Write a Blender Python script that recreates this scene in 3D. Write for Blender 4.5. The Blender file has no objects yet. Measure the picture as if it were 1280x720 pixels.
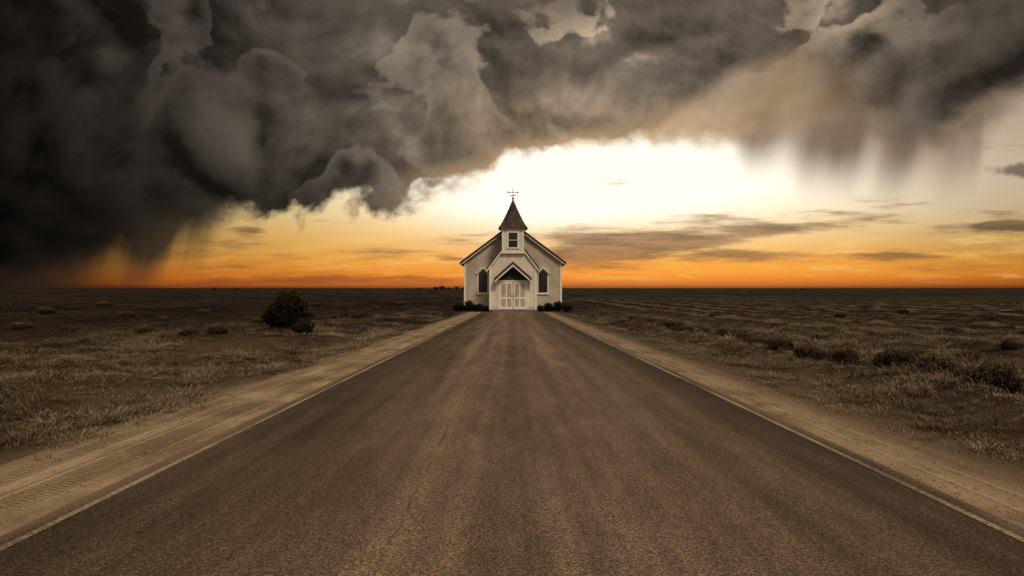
import bpy, bmesh, math, random
import numpy as np
from mathutils import Vector, Matrix
random.seed(7); rng = np.random.default_rng(11)
C = bpy.context.scene.collection
SC = bpy.context.scene
SC.view_settings.view_transform = 'Standard'
SC.view_settings.look = 'None'; SC.view_settings.exposure = 0

# ---------------------------------------------------------------- node helpers
class E:
    def __init__(s, nt, o): s.nt = nt; s.o = o
    def __add__(a, b): return m(a.nt, 'ADD', a, b)
    __radd__ = __add__
    def __sub__(a, b): return m(a.nt, 'SUBTRACT', a, b)
    def __rsub__(a, b): return m(a.nt, 'SUBTRACT', b, a)
    def __mul__(a, b): return m(a.nt, 'MULTIPLY', a, b)
    __rmul__ = __mul__
    def __truediv__(a, b): return m(a.nt, 'DIVIDE', a, b)
def put(nt, sock, v):
    if isinstance(v, E): nt.links.new(v.o, sock)
    elif isinstance(v, (tuple, list)) and len(v) == 3 and sock.type == 'RGBA': sock.default_value = (*v, 1)
    else: sock.default_value = v
def m(nt, op, a, b=None, c=None, clamp=False):
    n = nt.nodes.new('ShaderNodeMath'); n.operation = op; n.use_clamp = clamp
    put(nt, n.inputs[0], a)
    if b is not None: put(nt, n.inputs[1], b)
    if c is not None: put(nt, n.inputs[2], c)
    return E(nt, n.outputs[0])
def vm(nt, op, a, b):
    n = nt.nodes.new('ShaderNodeVectorMath'); n.operation = op
    put(nt, n.inputs[0], a)
    if op == 'SCALE': put(nt, n.inputs[3], b)
    else: put(nt, n.inputs[1], b)
    return E(nt, n.outputs[0])
def ss(nt, v, a, b, lo=0.0, hi=1.0, kind='SMOOTHSTEP'):
    n = nt.nodes.new('ShaderNodeMapRange'); n.interpolation_type = kind
    put(nt, n.inputs[0], v); put(nt, n.inputs[1], a); put(nt, n.inputs[2], b)
    n.inputs[3].default_value = lo; n.inputs[4].default_value = hi
    return E(nt, n.outputs[0])
def comb(nt, x, y, z=0.0):
    n = nt.nodes.new('ShaderNodeCombineXYZ')
    for i, v in enumerate((x, y, z)): put(nt, n.inputs[i], v)
    return E(nt, n.outputs[0])
def sep(nt, v):
    n = nt.nodes.new('ShaderNodeSeparateXYZ'); put(nt, n.inputs[0], v)
    return [E(nt, o) for o in n.outputs]
def noise(nt, vec, scale=1.0, detail=4.0, rough=0.5, color=False, dist=0.0):
    n = nt.nodes.new('ShaderNodeTexNoise'); put(nt, n.inputs['Vector'], vec)
    n.inputs['Scale'].default_value = scale; n.inputs['Detail'].default_value = detail
    n.inputs['Roughness'].default_value = rough; n.inputs['Distortion'].default_value = dist
    return E(nt, n.outputs['Color' if color else 'Fac'])
def voro(nt, vec, scale, color=True):
    n = nt.nodes.new('ShaderNodeTexVoronoi'); put(nt, n.inputs['Vector'], vec)
    n.inputs['Scale'].default_value = scale
    return E(nt, n.outputs['Color' if color else 'Distance'])
def mix(nt, f, a, b, blend='MIX'):
    n = nt.nodes.new('ShaderNodeMix'); n.data_type = 'RGBA'; n.blend_type = blend
    put(nt, n.inputs[0], f); put(nt, n.inputs[6], a); put(nt, n.inputs[7], b)
    return E(nt, n.outputs[2])
def ramp(nt, v, stops):
    n = nt.nodes.new('ShaderNodeValToRGB'); put(nt, n.inputs[0], v); cr = n.color_ramp
    while len(cr.elements) > 1: cr.elements.remove(cr.elements[-1])
    cr.elements[0].position = stops[0][0]; cr.elements[0].color = (*stops[0][1], 1)
    for p, c in stops[1:]:
        e = cr.elements.new(p); e.color = (*c, 1)
    return E(nt, n.outputs[0])
def curve(nt, v, pts):
    n = nt.nodes.new('ShaderNodeFloatCurve'); put(nt, n.inputs['Value'], v)
    c = n.mapping.curves[0]
    c.points[0].location = pts[0]; c.points[-1].location = pts[-1]
    for p in pts[1:-1]: c.points.new(*p)
    n.mapping.use_clip = False
    n.mapping.update()
    return E(nt, n.outputs[0])
def lin(r, g, b):
    f = lambda c: (c/255/12.92) if c/255 <= .04045 else ((c/255+.055)/1.055)**2.4
    return (f(r), f(g), f(b))
def gauss(nt, x, y, cx, cy, sx, sy):
    dx = (x-cx)/sx; dy = (y-cy)/sy
    return m(nt, 'EXPONENT', (dx*dx+dy*dy)*-1.0)

# ---------------------------------------------------------------- sky (world)
w = bpy.data.worlds.new('World'); SC.world = w; w.use_nodes = True
try: w.cycles.sampling_method = 'NONE'
except Exception: pass
nt = w.node_tree; nt.nodes.clear()
tc = nt.nodes.new('ShaderNodeTexCoord')
D = E(nt, tc.outputs['Generated'])
X, Y, Z = sep(nt, D)
yy = m(nt, 'MAXIMUM', Y, 0.15)
F = 853.0
px = X/yy*F+640.0
py = 359.0-Z/yy*F
P = comb(nt, px*.01, py*.0115, 0.0)
wv = noise(nt, P, .45, 1, .45, True)
wv = vm(nt, 'SCALE', vm(nt, 'SUBTRACT', wv, (.5, .5, .5)), 1.0)
P2 = vm(nt, 'ADD', P, wv)
def puff(vec):
    a = noise(nt, vec, .44, 2, .42)
    b = m(nt, 'ABSOLUTE', noise(nt, vec, .80, 0, .5)-.5)*2.0
    c = noise(nt, vec, 1.9, 4, .55)
    return a*1.15+b*.38+c*.34
lx = m(nt, 'MINIMUM', m(nt, 'MAXIMUM', (760.0-px)/400.0, -1.0), 1.0)*.20
h1 = puff(P2)
h2 = puff(vm(nt, 'ADD', P2, comb(nt, lx*1.0, -.15, 0.0)))
emb = (h1-h2)*2.5
fine = noise(nt, P2, 3.0, 5, .55)
n1 = noise(nt, P2, .36, 2, .45)
nH = noise(nt, vm(nt, 'ADD', P2, (3.3, 1.7, .0)), .62, 5, .50)
# open strip of sunset sky under the storm
v = ss(nt, py, 100.0, 360.0, 0, 1, 'LINEAR')
gapc = ramp(nt, v, [(0.0, lin(190,175,156)), (.25, lin(232,216,190)), (.48, lin(250,232,192)), (.62, lin(252,220,156)), (.74, lin(251,198,108)),
                    (.86, lin(247,170,70)), (.94, lin(238,134,46)), (.98, lin(196,100,40)), (1.0, lin(90,50,28))])
side = curve(nt, px/1280.0, [(-.2,.10),(0.0,.14),(.08,.26),(.15,.50),(.28,.72),(.40,.92),(.5,1.0),(.72,1.0),(.8,.90),(.88,.76),(1.0,.56),(1.2,.45)])
gapc = mix(nt, 1.0, gapc, comb(nt, side, side, side), 'MULTIPLY')
gapc = mix(nt, ss(nt, px, 980.0, 1200.0)*ss(nt, py, 325.0, 220.0)*.6, gapc, lin(190,164,136))
gapc = mix(nt, ss(nt, px, 190.0, 30.0)*.75, gapc, lin(46,36,28))
glow = gauss(nt, px, py, 820.0, 218.0, 270.0, 62.0)
glow2 = gauss(nt, px, py, 650.0, 240.0, 150.0, 46.0)
gapc = mix(nt, m(nt, 'MINIMUM', glow*1.2+glow2*.7, 1.0), gapc, (1.25, 1.13, .94))
hot = gauss(nt, px, py, 860.0, 333.0, 380.0, 16.0)
gapc = mix(nt, hot*.6, gapc, lin(255,172,58))
# long flat streak clouds
sn = noise(nt, comb(nt, px*.006, py*.050, 3.0), 1.0, 5, .6)
sn2 = noise(nt, comb(nt, px*.011+py*.01, py*.085, 9.0), 1.0, 5, .62)
blob = gauss(nt, px, py, 800.0, 302.0, 118.0, 19.0)*.34 + gauss(nt, px, py, 720.0, 316.0, 60.0, 9.0)*.17 \
     + gauss(nt, px, py, 975.0, 284.0, 60.0, 6.0)*.24 + gauss(nt, px, py, 1115.0, 318.0, 90.0, 5.0)*.19 \
     + gauss(nt, px, py, 1256.0, 281.0, 50.0, 9.0)*.30 + gauss(nt, px, py, 1110.0, 270.0, 170.0, 14.0)*.12 \
     + gauss(nt, px, py, 565.0, 323.0, 34.0, 4.0)*.2 + gauss(nt, px, py, 312.0, 288.0, 28.0, 6.0)*.26 \
     + gauss(nt, px, py, 440.0, 350.0, 150.0, 7.0)*.2 + gauss(nt, px, py, 350.0, 322.0, 190.0, 22.0)*.07\
     + gauss(nt, px, py, 930.0, 318.0, 80.0, 6.0)*.16
band = ss(nt, py, 262.0, 300.0)*.035
sm = ss(nt, sn*.5+sn2*.5+blob+band, .56, .76)
gold = ss(nt, sn*.4+sn2*.6, .50, .36)*ss(nt, py, 260.0, 300.0)*ss(nt, py, 356.0, 340.0)*ss(nt, px, 120.0, 260.0)
gapc = mix(nt, gold*.4, gapc, mix(nt, ss(nt, px, 250.0, 520.0), lin(226,150,80), lin(255,216,128)))
sc_ = mix(nt, ss(nt, sn2, .4, .6), lin(112,88,68), lin(160,120,84))
sc_ = mix(nt, ss(nt, py, 308.0, 352.0), sc_, lin(170,96,48))
sc_ = mix(nt, 1.0, sc_, comb(nt, side, side, side), 'MULTIPLY')
gapc = mix(nt, sm*.85, gapc, sc_)
# storm cloud brightness
Lx = curve(nt, px/1280.0, [(-.3,.008),(0.0,.012),(.08,.019),(.2,.044),(.33,.080),(.43,.118),(.55,.19),(.66,.19),(.78,.14),(.9,.098),(1.0,.078),(1.3,.04)])
vtop = ss(nt, py, 340.0, 70.0, .36, 1.3)
leftw = ss(nt, px, 640.0, 250.0)
vmod = (1.0-leftw)*1.0+leftw*vtop
shade = .36+(n1-.28)*1.7+emb*1.45+(fine-.5)*.30
cl = Lx*vmod*m(nt, 'MAXIMUM', shade, .24)
ug = gauss(nt, px, py, 720.0, 166.0, 220.0, 48.0)
cl = cl+ug*.34*m(nt, 'MAXIMUM', .55+emb*1.5+(n1-.5)*.8+(fine-.5)*.6, .08)
rim = ss(nt, nH, .505, .535)*ss(nt, nH, .66, .535)
lit = m(nt, 'MAXIMUM', ss(nt, emb, .10, .55)*.8, rim)
rimw = gauss(nt, px, py, 800.0, 55.0, 120.0, 46.0)*.50+gauss(nt, px, py, 1060.0, 14.0, 90.0, 55.0)*.30+gauss(nt, px, py, 570.0, 80.0, 120.0, 80.0)*.15+gauss(nt, px, py, 400.0, 35.0, 150.0, 60.0)*.055+gauss(nt, px, py, 460.0, 215.0, 90.0, 45.0)*.09+gauss(nt, px, py, 200.0, 60.0, 90.0, 60.0)*.03
hi = lit*rimw
cl = cl+hi
tint = mix(nt, m(nt, 'MINIMUM', ug*1.0+hi*1.2+ss(nt, px, 350.0, 700.0)*.35, 1.0), (1.0, .82, .64), (1.0, .73, .49))
cloud = mix(nt, 1.0, tint, comb(nt, cl, cl, cl), 'MULTIPLY')
B = curve(nt, px/1280.0, [(-.3,.52),(0.0,.49),(.085,.47),(.15,.42),(.17,.405),(.235,.392),(.3,.372),(.35,.350),(.41,.335),(.47,.31),(.51,.275),(.55,.258),(.62,.245),(.70,.230),(.76,.215),(.83,.210),(.88,.22),(.94,.20),(.97,.17),(1.0,.155),(1.3,.1)])*720.0
edge = B+(h1-.89)*80.0+(fine-.5)*46.0
soft = 8.0+ss(nt, px, 380.0, 150.0)*22.0+ss(nt, px, 850.0, 1000.0)*16.0+ss(nt, n1, .45, .62)*12.0
cf = (edge-py)/soft
cmask = ss(nt, cf, -1.1, 1.1)
fr = ss(nt, cf, 4.0, 0.0)*ss(nt, px, 430.0, 620.0)*ss(nt, px, 1150.0, 930.0)
cloud = mix(nt, fr*.4, cloud, lin(222,180,132))
# rain curtains
st = noise(nt, comb(nt, px*.013+py*.003, py*.003, 5.0), 1.0, 1, .5)
stf = noise(nt, comb(nt, px*.05+py*.012, py*.006, 15.0), 1.0, 2, .5)
V2 = curve(nt, px/1280.0, [(-.3,.54),(0.0,.53),(.08,.515),(.13,.498),(.17,.475),(.2,.435),(.225,.39),(.26,.34),(.3,.25),(.7,.22),(.725,.29),(.76,.325),(.80,.335),(.84,.325),(.88,.34),(.92,.34),(.95,.31),(.965,.23),(1.0,.17),(1.3,.1)])*720.0
wl = ss(nt, px, 80.0, 140.0)*ss(nt, px, 300.0, 240.0)
vend = V2+(st-.5)*(95.0+wl*110.0)+(stf-.5)*(7.0+wl*26.0)
vmask = ss(nt, py, vend+18.0, vend-70.0)*(.72+st*.4+(stf-.5)*.16)
vmask = m(nt, 'MAXIMUM', m(nt, 'MINIMUM', vmask, .95), 0.0)
vcol = mix(nt, ss(nt, px, 300.0, 900.0), lin(44,36,30), lin(116,96,80))
vcol = mix(nt, ss(nt, st, .60, .38)*ss(nt, px, 500.0, 800.0)*.5, vcol, lin(170,146,120))
sky = mix(nt, vmask, gapc, vcol)
sky = mix(nt, cmask, sky, cloud)
nf = noise(nt, P, 2.4, 4, .55)
scr = ss(nt, gauss(nt, px, py, 1284.0, 211.0, 46.0, 15.0)+(nf-.5)*1.5, .36, .80)
sky = mix(nt, scr*ss(nt, px, 1200.0, 1250.0)*ss(nt, py, 240.0, 222.0)*ss(nt, py, 184.0, 202.0)*.8, sky, lin(96,80,68))
scr2 = ss(nt, gauss(nt, px+(nf-.5)*50.0, py, 440.0, 256.0, 12.0, 24.0)+(nf-.5)*1.2, .30, .90)*gauss(nt, px, py, 441.0, 254.0, 26.0, 30.0)
sky = mix(nt, m(nt, 'MINIMUM', scr2*.9, .5), sky, lin(120,94,70))
back = mix(nt, ss(nt, X, -.8, .8), (.29,.240,.182), (.39,.315,.232))  # unseen sky behind the camera, brightness chosen to light the church front
fm = ss(nt, Y, .52, .22)
sky = mix(nt, fm, sky, back)
sky = mix(nt, ss(nt, Z, 0.0, -.01), sky, (.03,.022,.015))
bg = nt.nodes.new('ShaderNodeBackground'); put(nt, bg.inputs[0], sky); bg.inputs[1].default_value = 1.0
wo = nt.nodes.new('ShaderNodeOutputWorld'); nt.links.new(bg.outputs[0], wo.inputs[0])

# ---------------------------------------------------------------- materials
def mat(name, fn, rough=.9, spec=.2):
    ma = bpy.data.materials.new(name); ma.use_nodes = True
    t = ma.node_tree; b = t.nodes['Principled BSDF']
    b.inputs['Roughness'].default_value = rough; b.inputs['Specular IOR Level'].default_value = spec
    g = t.nodes.new('ShaderNodeNewGeometry'); o = t.nodes.new('ShaderNodeTexCoord')
    r = fn(t, E(t, g.outputs['Position']), E(t, o.outputs['Object']))
    col, bump = r[0], r[1]
    put(t, b.inputs['Base Color'], col)
    if bump is not None:
        bn = t.nodes.new('ShaderNodeBump'); put(t, bn.inputs['Height'], bump)
        bn.inputs['Strength'].default_value = r[2]; bn.inputs['Distance'].default_value = r[3]
        t.links.new(bn.outputs[0], b.inputs['Normal'])
    return ma
def grey(t, v): return comb(t, v, v, v)

def f_road(t, p, o):
    x, y, z = sep(t, p)
    V = comb(t, x, y, 0.0)
    cx, cy, cz = sep(t, voro(t, V, 120.0))
    blot = noise(t, comb(t, x*.9, y*.30, 0.0), 1.0, 5, .6)
    streak = noise(t, comb(t, x*2.1+y*.004, y*.035, 2.0), 1.0, 4, .6)
    fine = noise(t, V, 40.0, 3, .75)
    mid = noise(t, comb(t, x*5.0, y*1.0, 0.0), 1.0, 4, .7)
    base = mix(t, ss(t, blot, .3, .7), (.155,.103,.067), (.222,.157,.106))
    ax = m(t, 'ABSOLUTE', x-.05+(blot-.5)*.45)
    lane_falloff = curve(t, ax/3.2, [(0.0,1.00),(.12,1.12),(.28,1.36),(.40,1.16),(.52,.80),(.64,.72),(.74,.54),(.86,.38),(.94,.46),(1.0,.60)])  # wheel-path bands, plus edges darkened to paint in light falloff
    lane_falloff = lane_falloff*ss(t, streak, .30, .70, .58, 1.42, 'LINEAR')*ss(t, mid, .3, .7, .78, 1.22, 'LINEAR')
    base = mix(t, 1.0, base, grey(t, lane_falloff), 'MULTIPLY')
    sp = .52+m(t, 'POWER', cx, 2.5)*1.5+(fine-.5)*1.8
    base = mix(t, 1.0, base, grey(t, m(t, 'MAXIMUM', sp, .14)), 'MULTIPLY')
    jn = (noise(t, comb(t, 0.0, y*.5, 0.0), 1.0, 5, .6)-.5)*.16
    gate = ss(t, noise(t, comb(t, x*3.0, y*1.4, 7.0), 1.0, 4, .6), .44, .58)
    base = mix(t, ss(t, m(t, 'ABSOLUTE', x+.72+jn), .03, .0)*gate*.35, base, (.36,.27,.18))
    base = mix(t, ss(t, m(t, 'ABSOLUTE', x+.69+jn), .016, .0)*gate*.6, base, (.03,.022,.016))
    dust = ss(t, m(t, 'ABSOLUTE', x-.05)+(fine-.5)*.35+(blot-.5)*.5, 2.8, 3.05)
    base = mix(t, dust*.6, base, (.32,.23,.15))
    return base, cx+fine*1.2, .8, .009
M_road = mat('chip_seal_asphalt', f_road, .8, .25)

def f_line(t, p, o):
    x, y, z = sep(t, p)
    f = noise(t, comb(t, x, y, 0.0), 30.0, 4, .75)
    g = noise(t, comb(t, x*2.0, y*.5, 1.0), 1.0, 4, .6)
    wear = ss(t, f*.6+g*.4, .43, .57)
    return mix(t, wear, (.17,.125,.088), (.46,.36,.25)), f, .5, .006
M_line = mat('worn_edge_paint', f_line, .8)

def sand(t, x, y):
    V = comb(t, x, y, 0.0)
    a = noise(t, comb(t, x, y*.6, 0.0), 1.1, 5, .62)
    b = noise(t, V, 22.0, 4, .7)
    c = mix(t, ss(t, a, .34, .66), (.23,.160,.103), (.50,.375,.245))
    c = mix(t, ss(t, x, 0.0, 1.0)*.25, c, (.16,.112,.072))
    s = .45+b*1.1
    return mix(t, 1.0, c, grey(t, s), 'MULTIPLY'), a, b
def f_shoulder(t, p, o):
    x, y, z = sep(t, p)
    c, a, b = sand(t, x, y)
    wob = (noise(t, comb(t, 0.0, y*.22, 0.0), 1.0, 2, .5)-.5)*.22
    d1 = m(t, 'ABSOLUTE', x+3.40+wob); d2 = m(t, 'ABSOLUTE', x+3.92+wob*1.3)
    dm = m(t, 'MINIMUM', d1, d2)
    rp = m(t, 'SINE', y*(2*math.pi/.055)+dm*55.0+(b-.5)*5.0)*.5+.5
    tr = m(t, 'MAXIMUM', ss(t, d1, .17, .11), ss(t, d2, .13, .09))
    wallr = m(t, 'MAXIMUM', ss(t, m(t, 'ABSOLUTE', d1-.18), .04, .0), ss(t, m(t, 'ABSOLUTE', d2-.15), .04, .0))
    d3 = m(t, 'ABSOLUTE', x-3.45+wob)
    wallr = m(t, 'MAXIMUM', wallr, ss(t, m(t, 'ABSOLUTE', d3-.12), .05, .0)*.7)
    g_ = ss(t, noise(t, comb(t, x*1.5, y*.6, 4.0), 1.0, 4, .65), .34, .52)
    k2 = tr*g_
    c = mix(t, k2*.38, c, mix(t, rp, (.16,.112,.072), (.50,.38,.25)))
    c = mix(t, wallr*g_*.5, c, (.62,.48,.32))
    lng = noise(t, comb(t, x*7.0, y*.22, 9.0), 1.0, 4, .6)
    c = mix(t, ss(t, lng, .50, .66)*.35, c, (.14,.098,.062))
    wd = ss(t, x, 0.0, 1.0)*.45
    out = ss(t, m(t, 'ABSOLUTE', x)+(a-.5)*1.3+(b-.5)*.5+wd, 3.95, 4.6)
    c = mix(t, out*.85, c, (.10,.07,.043))
    return c, b*.8+k2*rp*1.0+wallr*g_*1.5, .9, .022
M_shoulder = mat('sandy_gravel', f_shoulder, .95, .1)

def f_ground(t, p, o):
    x, y, z = sep(t, p)
    V = comb(t, x, y, 0.0)
    ax = m(t, 'ABSOLUTE', x)
    s, a, b = sand(t, x, y)
    f1 = noise(t, V, .33, 6, .62)
    f2 = noise(t, comb(t, x*.12, y*.035, 6.0), 1.0, 5, .6)
    f3 = noise(t, V, 4.0, 4, .7)
    fld = mix(t, ss(t, f1, .38, .60), (.022,.015,.010), (.105,.075,.046))
    fld = mix(t, ss(t, f3, .54, .68)*.5, fld, (.22,.165,.105))
    row = ss(t, m(t, 'SINE', x*(2*math.pi/2.3)+(f1-.5)*1.6), -.2, .7)*ss(t, x, 5.0, 6.5)
    fld = mix(t, row*.7, fld, (.012,.009,.006))
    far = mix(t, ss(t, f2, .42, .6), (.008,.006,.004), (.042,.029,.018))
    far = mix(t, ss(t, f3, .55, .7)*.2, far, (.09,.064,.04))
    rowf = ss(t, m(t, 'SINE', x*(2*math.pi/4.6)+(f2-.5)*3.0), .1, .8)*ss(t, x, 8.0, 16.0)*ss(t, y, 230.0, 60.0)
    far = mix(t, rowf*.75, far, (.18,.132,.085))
    falloff = ss(t, y+ax*1.5+(f1-.5)*24.0, 24.0, 62.0)  # far and outer fields darkened in the colour to imitate light falloff
    fld = mix(t, falloff, fld, far)
    k = ss(t, ax+(a-.5)*1.6+(b-.5)*.6, 4.0, 5.1)
    k = m(t, 'MAXIMUM', k, ss(t, y, 60.0, 72.0))
    c = mix(t, k, mix(t, .8, s, (.10,.07,.043)), fld)
    return c, f3+b*.4, .9, .07
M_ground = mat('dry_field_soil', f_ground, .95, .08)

def wood(name, ca, cb, streak_amt):
    def f(t, p, o):
        x, y, z = sep(t, o)
        n = noise(t, comb(t, x*1.2, y*1.2, z*.6), 1.0, 5, .6)
        n3 = noise(t, comb(t, x*9.0, y*9.0, z*1.5), 1.0, 3, .6)
        c = mix(t, ss(t, n, .32, .68), ca, cb)
        c = mix(t, ss(t, n3, .58, .78)*streak_amt, c, (.34,.28,.21))
        c = mix(t, ss(t, z+(n-.5)*1.0, .9, .1)*.5, c, (.26,.20,.13))
        saw = m(t, 'FRACT', z/.16)
        c = mix(t, ss(t, saw, .12, .0)*.3, c, (.22,.17,.13))
        return c, saw, .35, .02
    return mat(name, f, .75)
M_wood = wood('weathered_white_clapboard', (.46,.40,.31), (.62,.55,.45), .2)
M_wood2 = wood('clean_white_clapboard', (.74,.67,.55), (.86,.80,.68), .10)
def f_trim(t, p, o):
    n = noise(t, o, 3.0, 3, .65)
    return mix(t, ss(t, n, .4, .7), (.93,.89,.80), (.80,.74,.63)), None
M_trim = mat('white_trim_paint', f_trim, .65)
def f_door(t, p, o):
    x, y, z = sep(t, o)
    n = noise(t, comb(t, x*4.0, y, z*.8), 1.0, 4, .65)
    pl = m(t, 'FRACT', x/.24)
    g = ss(t, m(t, 'ABSOLUTE', pl-.5), .44, .5)
    c = mix(t, ss(t, n, .35, .68), (.42,.36,.28), (.58,.52,.42))
    return mix(t, g*.6, c, (.12,.095,.07)), None
M_door = mat('painted_plank_door', f_door, .7)
def f_shing(t, p, o):
    x, y, z = sep(t, o)
    n = noise(t, o, 1.4, 4, .65)
    n2_ = noise(t, comb(t, x*4.0, y*4.0, z*1.0), 2.0, 3, .6)
    c = mix(t, ss(t, n, .35, .65), (.036,.029,.024), (.085,.067,.055))
    c = mix(t, ss(t, n2_, .5, .65)*.4, c, (.13,.105,.087))
    saw = m(t, 'FRACT', z/.22)
    c = mix(t, ss(t, saw, .2, .0)*.35, c, (.02,.016,.013))
    return c, saw+n2_*.5, .5, .03
M_roof = mat('weathered_shingle', f_shing, .8)
def plain(name, a, b, sc=8.0, rough=.8, spec=.2):
    def f(t, p, o):
        n = noise(t, p, sc, 3, .6)
        return mix(t, ss(t, n, .35, .65), a, b), None
    return mat(name, f, rough, spec)
M_stone = plain('foundation_stone', (.10,.085,.07), (.24,.20,.16), 3.0)
M_glass = plain('dark_window_glass', (.010,.009,.008), (.03,.026,.022), 1.5, .15, .5)
M_shade = plain('canopy_shade_boards', (.030,.024,.019), (.065,.052,.042), 4.0)  # dark colour stands in for the shade under the door canopy
M_iron = plain('rusty_iron', (.05,.04,.03), (.12,.08,.05), 9.0, .6)
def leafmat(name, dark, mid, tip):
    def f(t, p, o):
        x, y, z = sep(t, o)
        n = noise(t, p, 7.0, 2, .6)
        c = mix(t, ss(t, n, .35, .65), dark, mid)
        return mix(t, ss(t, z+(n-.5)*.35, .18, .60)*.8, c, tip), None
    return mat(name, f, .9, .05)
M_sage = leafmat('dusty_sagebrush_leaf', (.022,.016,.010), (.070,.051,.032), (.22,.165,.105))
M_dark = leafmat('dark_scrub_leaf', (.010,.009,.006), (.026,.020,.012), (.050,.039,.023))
M_twig = plain('dry_twig', (.03,.022,.015), (.08,.06,.04), 6.0, .9, .1)
def f_grass(t, p, o):
    at_ = t.nodes.new('ShaderNodeAttribute'); at_.attribute_name = 'tip'
    tip = E(t, at_.outputs['Fac'])
    n = noise(t, p, .45, 4, .6); n2_ = noise(t, p, 14.0, 2, .6)
    x, y, z = sep(t, p); ax = m(t, 'ABSOLUTE', x)
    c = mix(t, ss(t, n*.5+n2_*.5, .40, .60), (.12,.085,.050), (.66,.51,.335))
    c = mix(t, ss(t, tip, 1.0, 0.1)*.92, c, (.018,.012,.007))  # lit tips over shaded bases, painted along each blade
    c = mix(t, ss(t, ax*1.6+y*.5, 20.0, 58.0)*.72, c, (.022,.015,.009))  # light falloff painted in: distant and outer grass gets darker
    c = mix(t, ss(t, x, -6.5, -15.0)*.5, c, (.022,.015,.009))  # same painted falloff, stronger on the outer left
    return c, None
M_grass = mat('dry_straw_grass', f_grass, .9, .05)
M_stones = plain('loose_gravel', (.15,.105,.07), (.48,.36,.25), 12.0, .9, .1)

# ---------------------------------------------------------------- terrain
tab = rng.random((256, 256))
def vn(x, y, s=0):
    x = np.asarray(x, float)+s*17.3; y = np.asarray(y, float)+s*9.1
    xi = np.floor(x).astype(int); yi = np.floor(y).astype(int)
    fx = x-xi; fy = y-yi; fx = fx*fx*(3-2*fx); fy = fy*fy*(3-2*fy)
    a = tab[xi%256, yi%256]; b = tab[(xi+1)%256, yi%256]; c = tab[xi%256, (yi+1)%256]; d = tab[(xi+1)%256, (yi+1)%256]
    return (a*(1-fx)+b*fx)*(1-fy)+(c*(1-fx)+d*fx)*fy
def fbm(x, y, o=4, s=0):
    r = 0; a = .5
    for i in range(o): r = r+a*vn(x*2**i, y*2**i, s+i); a *= .5
    return r
def sst(x, a, b):
    t = np.clip((x-a)/(b-a), 0, 1); return t*t*(3-2*t)
def base_z(y):
    y = np.asarray(y, float)
    return -.0147*(68-4*np.logaddexp(0, (68-y)/4))
def H(x, y):
    x = np.asarray(x, float); y = np.asarray(y, float)
    ax = np.abs(x)
    k = sst(ax, 4.5, 6.8)
    far = sst(y, 60, 65)*(1-sst(y, 86, 95))*(1-sst(ax, 9, 12))
    k = k*(1-far)
    k = np.where((y > 64) & (ax < 5), 0, k)
    r = (fbm(x*.45, y*.45, 3, 1)-.42)*.46+(fbm(x*1.9, y*1.9, 3, 5)-.45)*.22
    fur = np.where(x > 0, 1, .0)*-.09*np.sin(2*np.pi*x/2.3)*sst(ax, 5.2, 7)*(1-sst(y, 60, 120))
    ditch = -.10*np.exp(-((ax-5.4)/.7)**2)
    return base_z(y)+k*(r+fur)+ditch*(1-far)*np.where(y < 64, 1, 0)
def axis(a, b, step, far, g=1.12):
    v = list(np.arange(a, b+1e-6, step)); s = step; x = v[-1]
    while x < far: s *= g; x += s; v.append(x)
    return v
xs_ = axis(0, 22, .16, 6000); xs = np.array([-q for q in xs_[:0:-1]]+xs_)
ys = np.array(sorted([-q for q in axis(.5, 6, 1.0, 60, 1.3)]+axis(0, 70, .22, 9000, 1.09)))
def raw_mesh(name, co, f, mt, smooth=False, parent=None):
    me = bpy.data.meshes.new(name)
    nf, k = f.shape
    me.vertices.add(len(co)); me.vertices.foreach_set('co', np.asarray(co, np.float32).ravel())
    me.loops.add(nf*k); me.loops.foreach_set('vertex_index', f.ravel().astype(np.int32))
    me.polygons.add(nf); me.polygons.foreach_set('loop_start', np.arange(0, nf*k, k, dtype=np.int32))
    me.polygons.foreach_set('loop_total', np.full(nf, k, np.int32))
    me.update(calc_edges=True)
    me.polygons.foreach_set('use_smooth', np.full(nf, smooth))
    me.materials.append(mt)
    o = bpy.data.objects.new(name, me); C.objects.link(o)
    if parent: o.parent = parent
    return o
def grid_obj(name, XX, YY, ZZ, mt, smooth=True):
    ny, nx = XX.shape
    co = np.stack([XX, YY, ZZ], -1).reshape(-1, 3)
    i = np.arange(ny*nx).reshape(ny, nx)
    f = np.stack([i[:-1, :-1], i[:-1, 1:], i[1:, 1:], i[1:, :-1]], -1).reshape(-1, 4)
    return raw_mesh(name, co, f, mt, smooth)
def tag(o, label, cat, group=None, kind=None):
    o['label'] = label; o['category'] = cat
    if group: o['group'] = group
    if kind: o['kind'] = kind
XX, YY = np.meshgrid(xs, ys)
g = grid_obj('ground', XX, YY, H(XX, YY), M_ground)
tag(g, 'dry brown scrubland and ploughed fields reaching to the flat horizon', 'ground', kind='structure')
yr = ys[(ys > -20) & (ys < 66.7)]
def strip(name, xa, xb, dz, mt, n=2, ragged=None):
    T = np.linspace(0, 1, n)
    xo = np.full(len(yr), xb) if ragged is None else xb+ragged(yr)
    Xs = xa+(xo[:, None]-xa)*T[None, :]
    Ys = np.repeat(yr[:, None], n, 1)
    if xa > xb: Xs = Xs[:, ::-1]
    return grid_obj(name, Xs, Ys, base_z(Ys)+dz, mt)
r = strip('road', -2.98, 3.08, .014, M_road, 5); tag(r, 'straight worn brown asphalt road running up to the church door', 'road', kind='structure')
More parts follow.
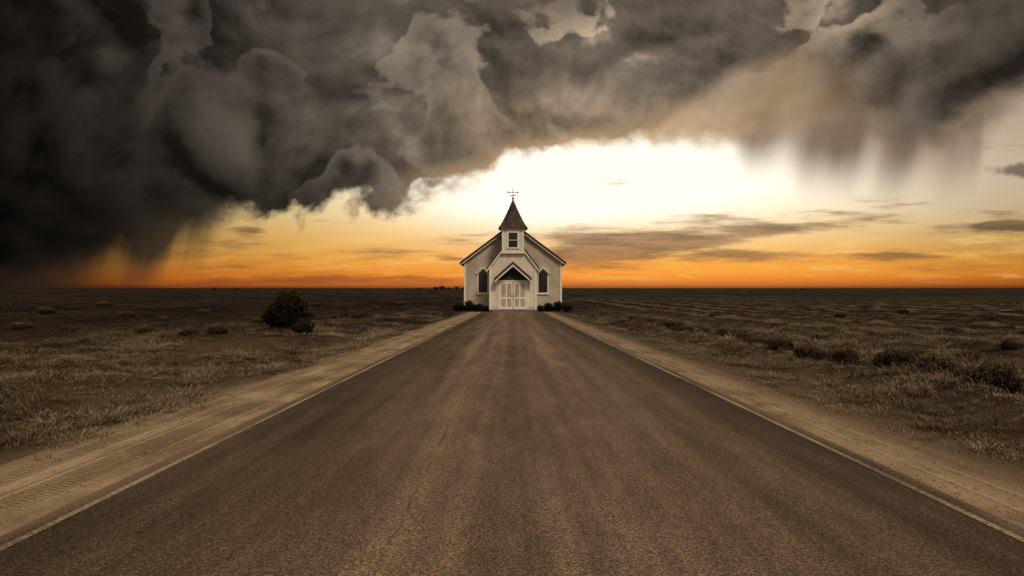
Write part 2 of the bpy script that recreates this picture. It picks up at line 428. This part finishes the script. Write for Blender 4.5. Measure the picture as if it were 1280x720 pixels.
for sgn, lb in ((-1, 'left'), (1, 'right')):
    s = strip('gravel_shoulder', sgn*2.9, sgn*(4.3 if sgn < 0 else 4.0), .007, M_shoulder, 6, lambda q: sgn*(fbm(q*.5, q*0+sgn*5, 4)-.4)*.8)
    for v_ in s.data.vertices: v_.co.z = float(H(v_.co.x, v_.co.y))+.007
    tag(s, 'pale sandy gravel shoulder along the %s edge of the road' % lb, 'road shoulder', kind='structure')
    l = strip('edge_line', sgn*2.845+.05, sgn*2.90+.05, .018, M_line, 2)
    tag(l, 'faded pale line painted along the %s edge of the road' % lb, 'road marking', kind='structure')

# ---------------------------------------------------------------- grass and gravel (uncountable)
def blades(name, cx, cy, nb, rad, hh, wd, mt, lean=.7):
    n = len(cx); idx = np.repeat(np.arange(n), nb); N = len(idx)
    a = rng.random(N)*2*np.pi; rr = np.sqrt(rng.random(N))*rad[idx]
    bx = cx[idx]+np.cos(a)*rr; by = cy[idx]+np.sin(a)*rr
    h = hh[idx]*(.35+.75*rng.random(N)); wdt = wd[idx]*(.6+.8*rng.random(N))
    z = H(bx, by)-.01
    la = a+rng.normal(0, .8, N); L = h*lean*(.3+rng.random(N)*1.6)
    ta = rng.random(N)*np.pi
    dx = np.cos(ta)*wdt/2; dy = np.sin(ta)*wdt/2
    v0 = np.stack([bx-dx, by-dy, z], -1); v1 = np.stack([bx+dx, by+dy, z], -1)
    mx = bx+np.cos(la)*L*.35; my = by+np.sin(la)*L*.35; mz = z+h*.65
    v2 = np.stack([mx+dx*.7, my+dy*.7, mz], -1); v3 = np.stack([mx-dx*.7, my-dy*.7, mz], -1)
    tx = bx+np.cos(la)*L; ty = by+np.sin(la)*L
    v4 = np.stack([tx+dx*.2, ty+dy*.2, z+h], -1); v5 = np.stack([tx-dx*.2, ty-dy*.2, z+h], -1)
    co = np.stack([v0, v1, v2, v3, v4, v5], 1).reshape(-1, 3)
    i = np.arange(N)*6
    f = np.concatenate([np.stack([i, i+1, i+2, i+3], -1), np.stack([i+3, i+2, i+4, i+5], -1)])
    o = raw_mesh(name, co, f, mt)
    at_ = o.data.attributes.new('tip', 'FLOAT', 'POINT')
    at_.data.foreach_set('value', np.tile(np.array([0, 0, .6, .6, 1, 1], np.float32), N))
    return o
cxs, cys, nbs, rds, hts, wds = [], [], [], [], [], []
def scatter(n, y0, y1, xin, xout, nb, rad, h, wd, thr):
    y = y0+(y1-y0)*rng.random(n)**.8
    sx = np.where(rng.random(n) < .5, -1, 1)
    lim = np.minimum(xout, y*.85+4)
    x = (xin+rng.random(n)*(lim-xin))*sx
    dens = fbm(x*.35, y*.35, 4, 2)
    row = np.where(x > 5.5, -.26*np.sin(2*np.pi*x/2.3), 0)
    keep = (dens+row+rng.normal(0, .05, n) > thr) & ~((y > 63) & (np.abs(x) < 6.2) & (y < 90))
    x = x[keep]; y = y[keep]; k = len(x)
    hs = .65+.9*fbm(x*.9, y*.9, 2, 9)*np.where(x > 4, .8, 1.0)
    cxs.append(x); cys.append(y); nbs.append(np.maximum(3, (nb*(.5+rng.random(k))).astype(int)))
    rds.append(rad*(.5+rng.random(k))); hts.append(h*(.4+.7*rng.random(k))*hs); wds.append(np.full(k, wd))
scatter(7500, 4, 22, 4.0, 18, 26, .14, .10, .006, .38)
scatter(1300, 5, 26, 4.3, 22, 80, .20, .21, .006, .43)
scatter(12000, 16, 50, 4.3, 42, 22, .22, .14, .010, .40)
scatter(2600, 18, 60, 4.5, 48, 60, .32, .28, .012, .44)
scatter(8000, 45, 110, 4.7, 90, 14, .34, .19, .022, .42)
scatter(2200, 50, 130, 5, 110, 28, .6, .38, .030, .46)
scatter(5000, 100, 320, 6, 260, 8, .8, .34, .08, .45)
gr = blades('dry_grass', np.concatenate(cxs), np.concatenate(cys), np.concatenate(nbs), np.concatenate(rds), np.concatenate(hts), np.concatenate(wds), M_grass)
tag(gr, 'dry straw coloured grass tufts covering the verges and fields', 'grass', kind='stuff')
N = 16000
gy = 3+27*rng.random(N)**1.3; sg = np.where(rng.random(N) < .5, -1, 1)
gx = sg*(3.10+np.abs(rng.normal(0, .75, N))); gx = np.where(np.abs(gx) > 6, sg*3.6, gx)
gs = .003+.010*rng.random(N)**2.6
oc = np.array([(1,0,0),(0,1,0),(-1,0,0),(0,-1,0),(0,0,.7),(0,0,-.7)], float)
sc3 = (.7+.6*rng.random((N, 6, 1)))
an = rng.random(N)*6.28
ca, sa = np.cos(an), np.sin(an)
px_ = oc[None, :, 0]*ca[:, None]-oc[None, :, 1]*sa[:, None]*.8; py_ = oc[None, :, 0]*sa[:, None]+oc[None, :, 1]*ca[:, None]*.8
pp = np.stack([px_, py_, np.repeat(oc[None, :, 2], N, 0)], -1)*sc3*gs[:, None, None]
pp[..., 0] += gx[:, None]; pp[..., 1] += gy[:, None]; pp[..., 2] += (H(gx, gy)+.007+gs*.3)[:, None]
of = np.array([(0,1,4),(1,2,4),(2,3,4),(3,0,4),(1,0,5),(2,1,5),(3,2,5),(0,3,5)])
ff = (of[None]+(np.arange(N)*6)[:, None, None]).reshape(-1, 3)
gv = raw_mesh('gravel', pp.reshape(-1, 3), ff, M_stones)
tag(gv, 'small loose stones scattered over both road shoulders', 'gravel', kind='stuff')

# ---------------------------------------------------------------- mesh builder for the church
class MB:
    def __init__(s): s.v = []; s.f = []
    def add(s, vs, fs):
        o = len(s.v); s.v += [tuple(q) for q in vs]; s.f += [tuple(i+o for i in q) for q in fs]; return s
    def box(s, x0, x1, y0, y1, z0, z1):
        return s.add([(x0,y0,z0),(x1,y0,z0),(x1,y1,z0),(x0,y1,z0),(x0,y0,z1),(x1,y0,z1),(x1,y1,z1),(x0,y1,z1)],
                     [(3,2,1,0),(4,5,6,7),(0,1,5,4),(1,2,6,5),(2,3,7,6),(3,0,4,7)])
    def prism(s, pts, y0, y1):
        n = len(pts)
        vs = [(x,y0,z) for x,z in pts]+[(x,y1,z) for x,z in pts]
        fs = [tuple(range(n)), tuple(range(2*n-1, n-1, -1))]+[(i+n, (i+1)%n+n, (i+1)%n, i) for i in range(n)]
        return s.add(vs, fs)
    def tube(s, a, b, r0, r1, n=8):
        a = Vector(a); b = Vector(b); d = (b-a).normalized()
        u = d.orthogonal().normalized(); w_ = d.cross(u)
        vs = [a+(u*math.cos(t)+w_*math.sin(t))*r0 for t in [2*math.pi*i/n for i in range(n)]]+[b+(u*math.cos(t)+w_*math.sin(t))*r1 for t in [2*math.pi*i/n for i in range(n)]]
        return s.add(vs, [tuple(range(n-1,-1,-1)), tuple(range(n, 2*n))]+[(i,(i+1)%n,(i+1)%n+n,i+n) for i in range(n)])
    def ball(s, c, r, n=8):
        fs = []; rings = 5
        vs = [(c[0], c[1], c[2]-r)]
        for j in range(1, rings):
            ph = -math.pi/2+math.pi*j/rings
            vs += [(c[0]+r*math.cos(ph)*math.cos(2*math.pi*i/n), c[1]+r*math.cos(ph)*math.sin(2*math.pi*i/n), c[2]+r*math.sin(ph)) for i in range(n)]
        vs.append((c[0], c[1], c[2]+r)); last = len(vs)-1
        for i in range(n): fs.append((0, 1+(i+1)%n, 1+i)); fs.append((last, last-n+i, last-n+(i+1)%n))
        for j in range(rings-2):
            for i in range(n): a0 = 1+j*n; fs.append((a0+i, a0+(i+1)%n, a0+n+(i+1)%n, a0+n+i))
        return s.add(vs, fs)
    def build(s, name, mt, parent=None):
        me = bpy.data.meshes.new(name); me.from_pydata(s.v, [], s.f); me.validate(); me.materials.append(mt)
        bm = bmesh.new(); bm.from_mesh(me); bmesh.ops.recalc_face_normals(bm, faces=bm.faces); bm.to_mesh(me); bm.free()
        o = bpy.data.objects.new(name, me); C.objects.link(o)
        if parent: o.parent = parent
        return o
ch = bpy.data.objects.new('church', None); C.objects.link(ch)
ch.location = (.10, 68.0, -.985)
tag(ch, 'small white clapboard country church with dark spire at the end of the road', 'church')
NY = 2.7
MB().box(-5.12, 5.12, NY-.06, NY+15.06, -.4, .38).build('foundation', M_stone, ch)
MB().box(-2.38, 2.38, .02, NY-.07, -.4, .22).build('vestibule_foundation', M_stone, ch)
ez, az_ = 5.1, 8.85
MB().prism([(-5.02,.385),(5.02,.385),(5.02,ez),(0,az_),(-5.02,ez)], NY, NY+15).build('wall', M_wood, ch)
k = (az_-ez)/5.02
rf = MB()
for sg_ in (-1, 1):
    e = 5.5; zt = az_+.04
    p1 = (sg_*e, zt-k*e)
    rf.prism([(0, zt), p1, (p1[0], p1[1]+.27), (0, zt+.27)], NY-.42, NY+15.4)
roof = rf.build('roof', M_roof, ch)
for sg_ in (-1, 1):
    MB().prism([(0, az_+.03), (sg_*5.46, az_+.03-k*5.46), (sg_*5.46, az_-.08-k*5.46), (0, az_-.08)], NY-.39, NY-.30).build('bargeboard', M_trim, ch)
    MB().box(min(sg_*4.86, sg_*5.07), max(sg_*4.86, sg_*5.07), NY-.05, NY+.2, .39, ez-.05).build('corner_board', M_trim, ch)
# vestibule
vy0, vy1 = .1, NY-.002
vh, ve, va = 2.32, 4.55, 7.6
kv = (va-ve)/2.32
MB().prism([(-vh,.225),(vh,.225),(vh,ve),(0,va),(-vh,ve)], vy0, vy1).build('vestibule_wall', M_wood2, ch)
vr = MB()
for sg_ in (-1, 1):
    e = 2.66; zt = va+.04
    vr.prism([(0, zt), (sg_*e, zt-kv*e), (sg_*e, zt-kv*e+.20), (0, zt+.20)], vy0-.25, NY-.004)
vr.build('vestibule_roof', M_roof, ch)
for sg_ in (-1, 1):
    MB().prism([(0, va+.03), (sg_*2.62, va+.03-kv*2.62), (sg_*2.62, va-.20-kv*2.62), (0, va-.20)], vy0-.22, vy0-.14).build('bargeboard', M_trim, ch)
    MB().box(min(sg_*2.16, sg_*2.37), max(sg_*2.16, sg_*2.37), vy0-.05, vy0+.2, .23, ve-.1).build('corner_board', M_trim, ch)
# belfry
th = 1.06; ty0, ty1 = -.16, 2.1; tz = 8.2
MB().box(-th, th, ty0, ty1, 5.95, tz).build('belfry', M_wood2, ch)
for sg_ in (-1, 1):
    MB().box(min(sg_*.92, sg_*1.10), max(sg_*.92, sg_*1.10), ty0-.04, ty0+.15, 5.98, tz-.02).build('corner_board', M_trim, ch)
MB().box(-1.14, 1.14, ty0-.08, ty1+.08, 5.82, 5.948).build('belt_moulding', M_trim, ch)
MB().box(-1.22, 1.22, ty0-.16, ty1+.16, tz+.002, tz+.12).build('cornice', M_trim, ch)
lw = MB().box(-.58, -.44, ty0-.07, ty0+.02, 6.42, 8.02).box(.44, .58, ty0-.07, ty0+.02, 6.42, 8.02).box(-.44, .44, ty0-.07, ty0+.02, 7.88, 8.02).box(-.62, .62, ty0-.1, ty0+.02, 6.30, 6.42).build('belfry_window', M_trim, ch)
MB().box(-.44, .44, ty0-.015, ty0+.03, 6.42, 7.88).build('pane', M_glass, lw)
MB().box(-.44, .44, ty0-.045, ty0-.018, 7.12, 7.17).build('muntin', M_trim, lw)
# spire
def ringp(hx, z, sq):
    out = []
    for i in range(8):
        a = math.pi/8+i*math.pi/4
        c_, s_ = math.cos(a), math.sin(a)
        oc_ = (c_/math.cos(math.pi/8), s_/math.cos(math.pi/8))
        q = (math.copysign(1, c_), math.copysign(1, s_))
        out.append(((oc_[0]*(1-sq)+q[0]*sq)*hx, (ty0+ty1)/2+(oc_[1]*(1-sq)+q[1]*sq)*hx, z))
    return out
prof = [(1.46, tz+.122, .9), (1.45, tz+.18, .9), (1.22, tz+.5, .6), (1.0, tz+.95, .2), (.78, tz+1.42, 0), (.42, tz+2.2, 0), (.05, 11.3, 0)]
vs = []; fs = []
for hx, z_, sq in prof: vs += ringp(hx, z_, sq)
for j in range(len(prof)-1):
    for i in range(8): fs.append((j*8+i, j*8+(i+1)%8, j*8+8+(i+1)%8, j*8+8+i))
fs += [tuple(range(7,-1,-1)), tuple(range(len(vs)-8, len(vs)))]
sp = MB().add(vs, fs).build('spire', M_roof, ch)
cyc = (ty0+ty1)/2
vane = MB().tube((0,cyc,11.2),(0,cyc,12.3),.045,.03).ball((0,cyc,11.42),.12)
for i in range(4):
    a = i*math.pi/2+.5
    vane.tube((0,cyc,11.72),(.27*math.cos(a),cyc+.27*math.sin(a),11.72),.022,.022,5).ball((.29*math.cos(a),cyc+.29*math.sin(a),11.72),.05)
vane.box(-.42,.40,cyc-.018,cyc+.018,12.02,12.07).prism([(.40,11.94),(.60,12.045),(.40,12.15)],cyc-.018,cyc+.018).prism([(-.60,12.20),(-.34,12.05),(-.60,11.90),(-.52,12.05)],cyc-.018,cyc+.018).ball((0,cyc,12.32),.055)
vane.build('weathervane', M_iron, sp)
# double door with canopy shade painted as a dark gable panel above it
fz0, fz1 = .24, 3.16
dy = vy0
cz, ce, ca_ = 3.10, 1.85, 4.72
kc = (ca_-cz)/ce
MB().box(-1.50,-1.34,dy-.11,dy+.02,fz0,fz1).box(1.34,1.50,dy-.11,dy+.02,fz0,fz1).box(-1.34,1.34,dy-.11,dy+.02,fz1-.13,fz1).build('door_frame', M_trim, ch)
MB().prism([(-1.50, fz1+.004), (1.50, fz1+.004), (1.50, ca_-kc*1.50-.01), (0, ca_-.01), (-1.50, ca_-kc*1.50-.01)], dy-.06, dy-.004).build('shaded_tympanum', M_shade, ch)
for sg_ in (-1, 1):
    d = MB().box(min(sg_*.02, sg_*1.335), max(sg_*.02, sg_*1.335), dy-.05, dy+.02, fz0, fz1-.135).build('door', M_door, ch)
    r_ = MB()
    def bx(x0, x1, z0, z1): r_.box(min(sg_*x0, sg_*x1), max(sg_*x0, sg_*x1), dy-.085, dy-.048, z0, z1)
    a_, b_ = .05, 1.31
    bx(a_, b_, .27, .50); bx(a_, b_, 1.30, 1.48); bx(a_, b_, 2.80, 2.99)
    for x0 in (a_, .59, 1.17):
        bx(x0, x0+.14, .50, 1.30); bx(x0, x0+.14, 1.48, 2.80)
    r_.build('panel_frame', M_trim, d)
    MB().tube((sg_*.12, dy-.11, 1.45), (sg_*.12, dy-.11, 1.75), .025, .025).build('handle', M_iron, d)
cp = MB()
for sg_ in (-1, 1):
    cp.prism([(0, ca_), (sg_*ce, cz), (sg_*ce, cz+.28), (0, ca_+.28)], -.80, vy0-.002)
cpo = cp.build('door_canopy', M_roof, ch)
for sg_ in (-1, 1):
    MB().prism([(0, ca_-.004), (sg_*(ce-.03), cz-.004), (sg_*(ce-.03), cz-.16), (0, ca_-.20)], -.78, -.70).build('canopy_trim', M_trim, cpo)
    x_ = sg_*1.68
    MB().tube((x_, -.70, 3.0), (x_, vy0-.02, 2.30), .05, .05, 6).box(x_-.06, x_+.06, vy0-.12, vy0-.0, 2.2, 3.04).box(x_-.05, x_+.05, -.69, vy0-.12, 2.93, 3.03).build('bracket', M_trim, cpo)
MB().box(-1.9, 1.9, -.75, .0, -.3, .20).box(-2.1, 2.1, -1.1, -.752, -.3, .09).build('step', M_stone, ch)
# nave windows under sloping hoods
for sg_ in (-1, 1):
    cxw = sg_*3.10; hw = .46; z0, z1, zt = 1.85, 3.85, 4.3
    def head(h, zb, zs, zp): return [(cxw-h, zb), (cxw+h, zb), (cxw+h, zs), (cxw, zp), (cxw-h, zs)]
    wn = MB().prism(head(hw+.11, z0-.02, z1, zt+.10), NY-.06, NY+.02).build('window', M_trim, ch)
    MB().prism(head(hw, z0+.06, z1, zt), NY-.075, NY-.05).build('pane', M_glass, wn)
    MB().box(cxw-.012, cxw+.012, NY-.09, NY-.078, z0+.08, zt-.1).build('muntin', M_roof, wn)
    hd = MB()
    for q in (-1, 1):
        hd.prism([(cxw, zt+.12), (cxw+q*(hw+.26), z1-.05), (cxw+q*(hw+.26), z1+.07), (cxw, zt+.26)], NY-.24, NY-.0)
    hd.build('hood', M_trim, wn)
    MB().box(cxw-hw-.14, cxw+hw+.14, NY-.16, NY-.0, z0-.12, z0-.022).build('sill', M_trim, wn)
MB().box(1.85, 2.55, NY+12, NY+12.7, 6.5, 8.1).build('chimney', M_stone, roof)

# ---------------------------------------------------------------- shrubs: mounded crowns of small leaves on many stems
def make_shrub(name, R, Hh, nst, nlf, leaf, seed, mt, lobes=6):
    r = np.random.default_rng(seed)
    root = bpy.data.objects.new(name, None); C.objects.link(root)
    lc = []
    for i in range(lobes):
        a = 6.283*i/lobes+r.random()*.8; q = R*(.25+.38*r.random())
        lc.append((math.cos(a)*q, math.sin(a)*q, .62+.36*r.random(), R*(.36+.2*r.random())))
    lc.append((0, 0, 1.0, R*.5))
    tw = MB(); out = []
    for i in range(nst):
        cx_, cy_, hs, lr = lc[r.integers(len(lc))]
        a = r.random()*6.283; ph = math.asin(r.random()**.9)
        rr = .8+.25*r.random()
        tip = np.array([cx_+math.cos(a)*lr*math.cos(ph)*rr, cy_+math.sin(a)*lr*math.cos(ph)*rr, Hh*hs*(.22+.78*math.sin(ph))*(.88+.18*r.random())])
        st_ = np.array([cx_*.3+r.normal(0, .03)*R, cy_*.3+r.normal(0, .03)*R, -.03])
        mid_ = (st_+tip)/2+np.array([r.normal(0, .04)*R, r.normal(0, .04)*R, .10*Hh])
        if i % 4 == 0:
            tw.tube(st_, mid_, .010*Hh+.003, .006*Hh+.002, 4); tw.tube(mid_, tip*.95, .006*Hh+.002, .002, 4)
        t = .30+.70*r.random(nlf)**.6
        pts = (1-t)[:, None]**2*st_+2*(t*(1-t))[:, None]*mid_+(t**2)[:, None]*tip+r.normal(0, .06*R, (nlf, 3))
        pts[:, 2] = np.maximum(pts[:, 2], .01)
        out.append(pts)
    pts = np.concatenate(out); n = len(pts)
    d = r.normal(0, .9, (n, 3))+pts/R*.5; d[:, 2] = np.abs(d[:, 2])+.1; d /= np.linalg.norm(d, axis=1)[:, None]
    s_ = np.cross(d, r.normal(0, 1, (n, 3))); s_ /= np.linalg.norm(s_, axis=1)[:, None]
    L = leaf*(.6+.8*r.random(n))[:, None]
    co = np.stack([pts-s_*L*.15, pts+d*L*.5-s_*L*.30, pts+d*L, pts+d*L*.5+s_*L*.30], 1).reshape(-1, 3)
    raw_mesh('foliage', co, np.arange(n*4).reshape(-1, 4), mt, False, root)
    tw.build('stem', M_twig, root)
    return root
def copy_thing(root):
    r_ = root.copy(); C.objects.link(r_)
    for c_ in root.children:
        d = c_.copy(); C.objects.link(d); d.parent = r_
    return r_
def at(px, py):
    Y_ = 1.4/((py-359)/853-.0147); return (px-640)/853*Y_, Y_
def place(o, px, py, wpx, R=.5, zs=1.0, fat=1.0):
    x, y = at(px, py); s = wpx/853*y/(2*R)
    o.location = (x, y, float(H(x, y))-.02); o.scale = (s*fat, s*fat, s*zs); o.rotation_euler = (0, 0, random.random()*6.28)
protos = [make_shrub('sagebrush', .5, .52, 220, 42, .038, 20+i, M_sage, 5+i) for i in range(3)]
used = [False]*3
def sage(i):
    if not used[i]: used[i] = True; return protos[i]
    return copy_thing(protos[i])
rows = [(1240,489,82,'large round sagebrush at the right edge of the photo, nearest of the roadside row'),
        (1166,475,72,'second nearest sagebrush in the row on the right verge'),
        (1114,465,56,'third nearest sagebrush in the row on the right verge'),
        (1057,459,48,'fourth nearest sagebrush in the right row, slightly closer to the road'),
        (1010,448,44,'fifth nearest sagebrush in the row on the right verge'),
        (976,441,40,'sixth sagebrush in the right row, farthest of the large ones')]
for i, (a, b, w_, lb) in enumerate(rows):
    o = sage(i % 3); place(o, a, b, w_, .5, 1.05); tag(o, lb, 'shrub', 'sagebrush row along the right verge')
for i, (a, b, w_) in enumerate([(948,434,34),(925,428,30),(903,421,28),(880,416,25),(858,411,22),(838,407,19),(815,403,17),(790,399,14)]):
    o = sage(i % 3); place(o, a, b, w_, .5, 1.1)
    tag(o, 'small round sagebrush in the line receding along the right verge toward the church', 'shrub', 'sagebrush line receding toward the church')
lefts = [(272,420,36),(238,422,30),(300,413,28),(322,408,26),(180,420,34),(160,396,26),(108,432,38),(60,440,38),(20,412,34),(205,402,24),(420,398,18),(440,392,16),
         (470,388,16),(500,384,14),(395,385,14),(255,392,22),(130,385,22),(60,392,26),(340,388,16)]
for i, (a, b, w_) in enumerate(lefts):
    o = sage(i % 3); place(o, a, b, w_, .5, .75)
    tag(o, 'low dusty scrub clump dotted over the field left of the road', 'shrub', 'low scrub over the left field')
rights = [(1090,436,26),(1150,442,32),(1215,448,32),(1262,440,34),(1020,425,22),(960,408,18),(1110,412,22),(1190,420,26),(1050,400,18),
          (1240,402,22),(890,395,14),(1130,392,18)]
for i, (a, b, w_) in enumerate(rights):
    o = sage(i % 3); place(o, a, b, w_, .5, .8)
    tag(o, 'small dusty scrub clump in the furrowed field right of the road', 'shrub', 'small scrub over the right field')
bb = make_shrub('bush', .5, .74, 260, 60, .045, 77, M_dark, 8)
place(bb, 357, 412, 68); tag(bb, 'tall dark leafy bush standing alone in the field left of the road', 'bush')
bb2 = make_shrub('bush', .5, .8, 110, 40, .06, 78, M_dark, 4)
place(bb2, 380, 417, 30); tag(bb2, 'small dark bush at the right foot of the tall bush', 'bush')
fsh = make_shrub('shrub', .5, .7, 140, 36, .07, 90, M_dark, 6)
fl = [(-5.6,1.9,1.2,'left of the church, farthest from the door'),(-4.5,1.8,1.5,'second from the left at the church wall'),(-3.5,1.7,1.1,'under the left pointed window'),(-2.75,.9,.8,'against the left side of the church entrance'),
      (2.8,.9,.9,'against the right side of the church entrance'),(3.6,1.7,1.2,'under the right pointed window'),(4.6,1.7,1.4,'second from the right at the church wall'),(5.6,1.9,1.0,'right of the church, farthest from the door')]
for i, (x, y, s, lb) in enumerate(fl):
    o = fsh if i == 0 else copy_thing(fsh)
    o.location = (x+.1, 68+y, -.99); o.scale = (s*1.1, s*1.1, s*1.1); o.rotation_euler = (0, 0, i*1.3)
    tag(o, 'dark shrub '+lb, 'shrub', 'shrubs along the church foundation')

# ---------------------------------------------------------------- distant trees
def make_tree():
    root = bpy.data.objects.new('distant_tree', None); C.objects.link(root)
    r = np.random.default_rng(5); tr = MB()
    tr.tube((0,0,-.3),(0.1,0,1.6),.22,.15,6)
    pts = []
    for i in range(9):
        a = r.random()*6.28; q = np.array([math.cos(a)*1.5*r.random()**.5, math.sin(a)*1.5*r.random()**.5, 1.8+2.0*r.random()])
        tr.tube((.1,0,1.2), q, .09, .03, 4)
        pts.append(q+r.normal(0, .5, (110, 3)))
    pts = np.concatenate(pts); n = len(pts)
    d = r.normal(0, 1, (n, 3)); s_ = np.cross(d, r.normal(0, 1, (n, 3)))
    d *= .16; s_ *= .1
    co = np.stack([pts-s_, pts+d, pts+s_, pts-d], 1).reshape(-1, 3)
    raw_mesh('crown', co, np.arange(n*4).reshape(-1, 4), M_dark, False, root)
    tr.build('trunk', M_twig, root); return root
tp = make_tree()
for i, (a, s) in enumerate([(545,.7),(553,.9),(562,.6),(571,.8),(579,.6),(524,.5),(497,.4),(268,.5),(296,.4),(760,.4),(738,.4),(1002,.4)]):
    o = tp if i == 0 else copy_thing(tp)
    Yd = 560+40*((i*37) % 7)
    o.location = ((a-640)/853*Yd, Yd, float(H((a-640)/853*Yd, Yd))); o.scale = (s*1.8, s*1.8, s); o.rotation_euler = (0, 0, i)
    tag(o, 'tiny dark tree silhouette far off on the horizon', 'tree', 'distant trees on the horizon')

# ---------------------------------------------------------------- light and camera
sl = bpy.data.lights.new('sun', 'SUN'); sl.energy = 1.6; sl.angle = math.radians(16); sl.color = (1.0, .82, .62)
so = bpy.data.objects.new('sun', sl); C.objects.link(so)
dirn = Vector((-.30, .62, -.72)).normalized()
so.rotation_euler = dirn.to_track_quat('-Z', 'Y').to_euler()
cam = bpy.data.cameras.new('camera'); cam.lens = 24.0; cam.sensor_width = 36.0; cam.clip_end = 20000; cam.clip_start = .05
co_ = bpy.data.objects.new('camera', cam); C.objects.link(co_)
co_.location = (0, 0, 1.4); co_.rotation_euler = (math.radians(90), 0, 0)
SC.camera = co_
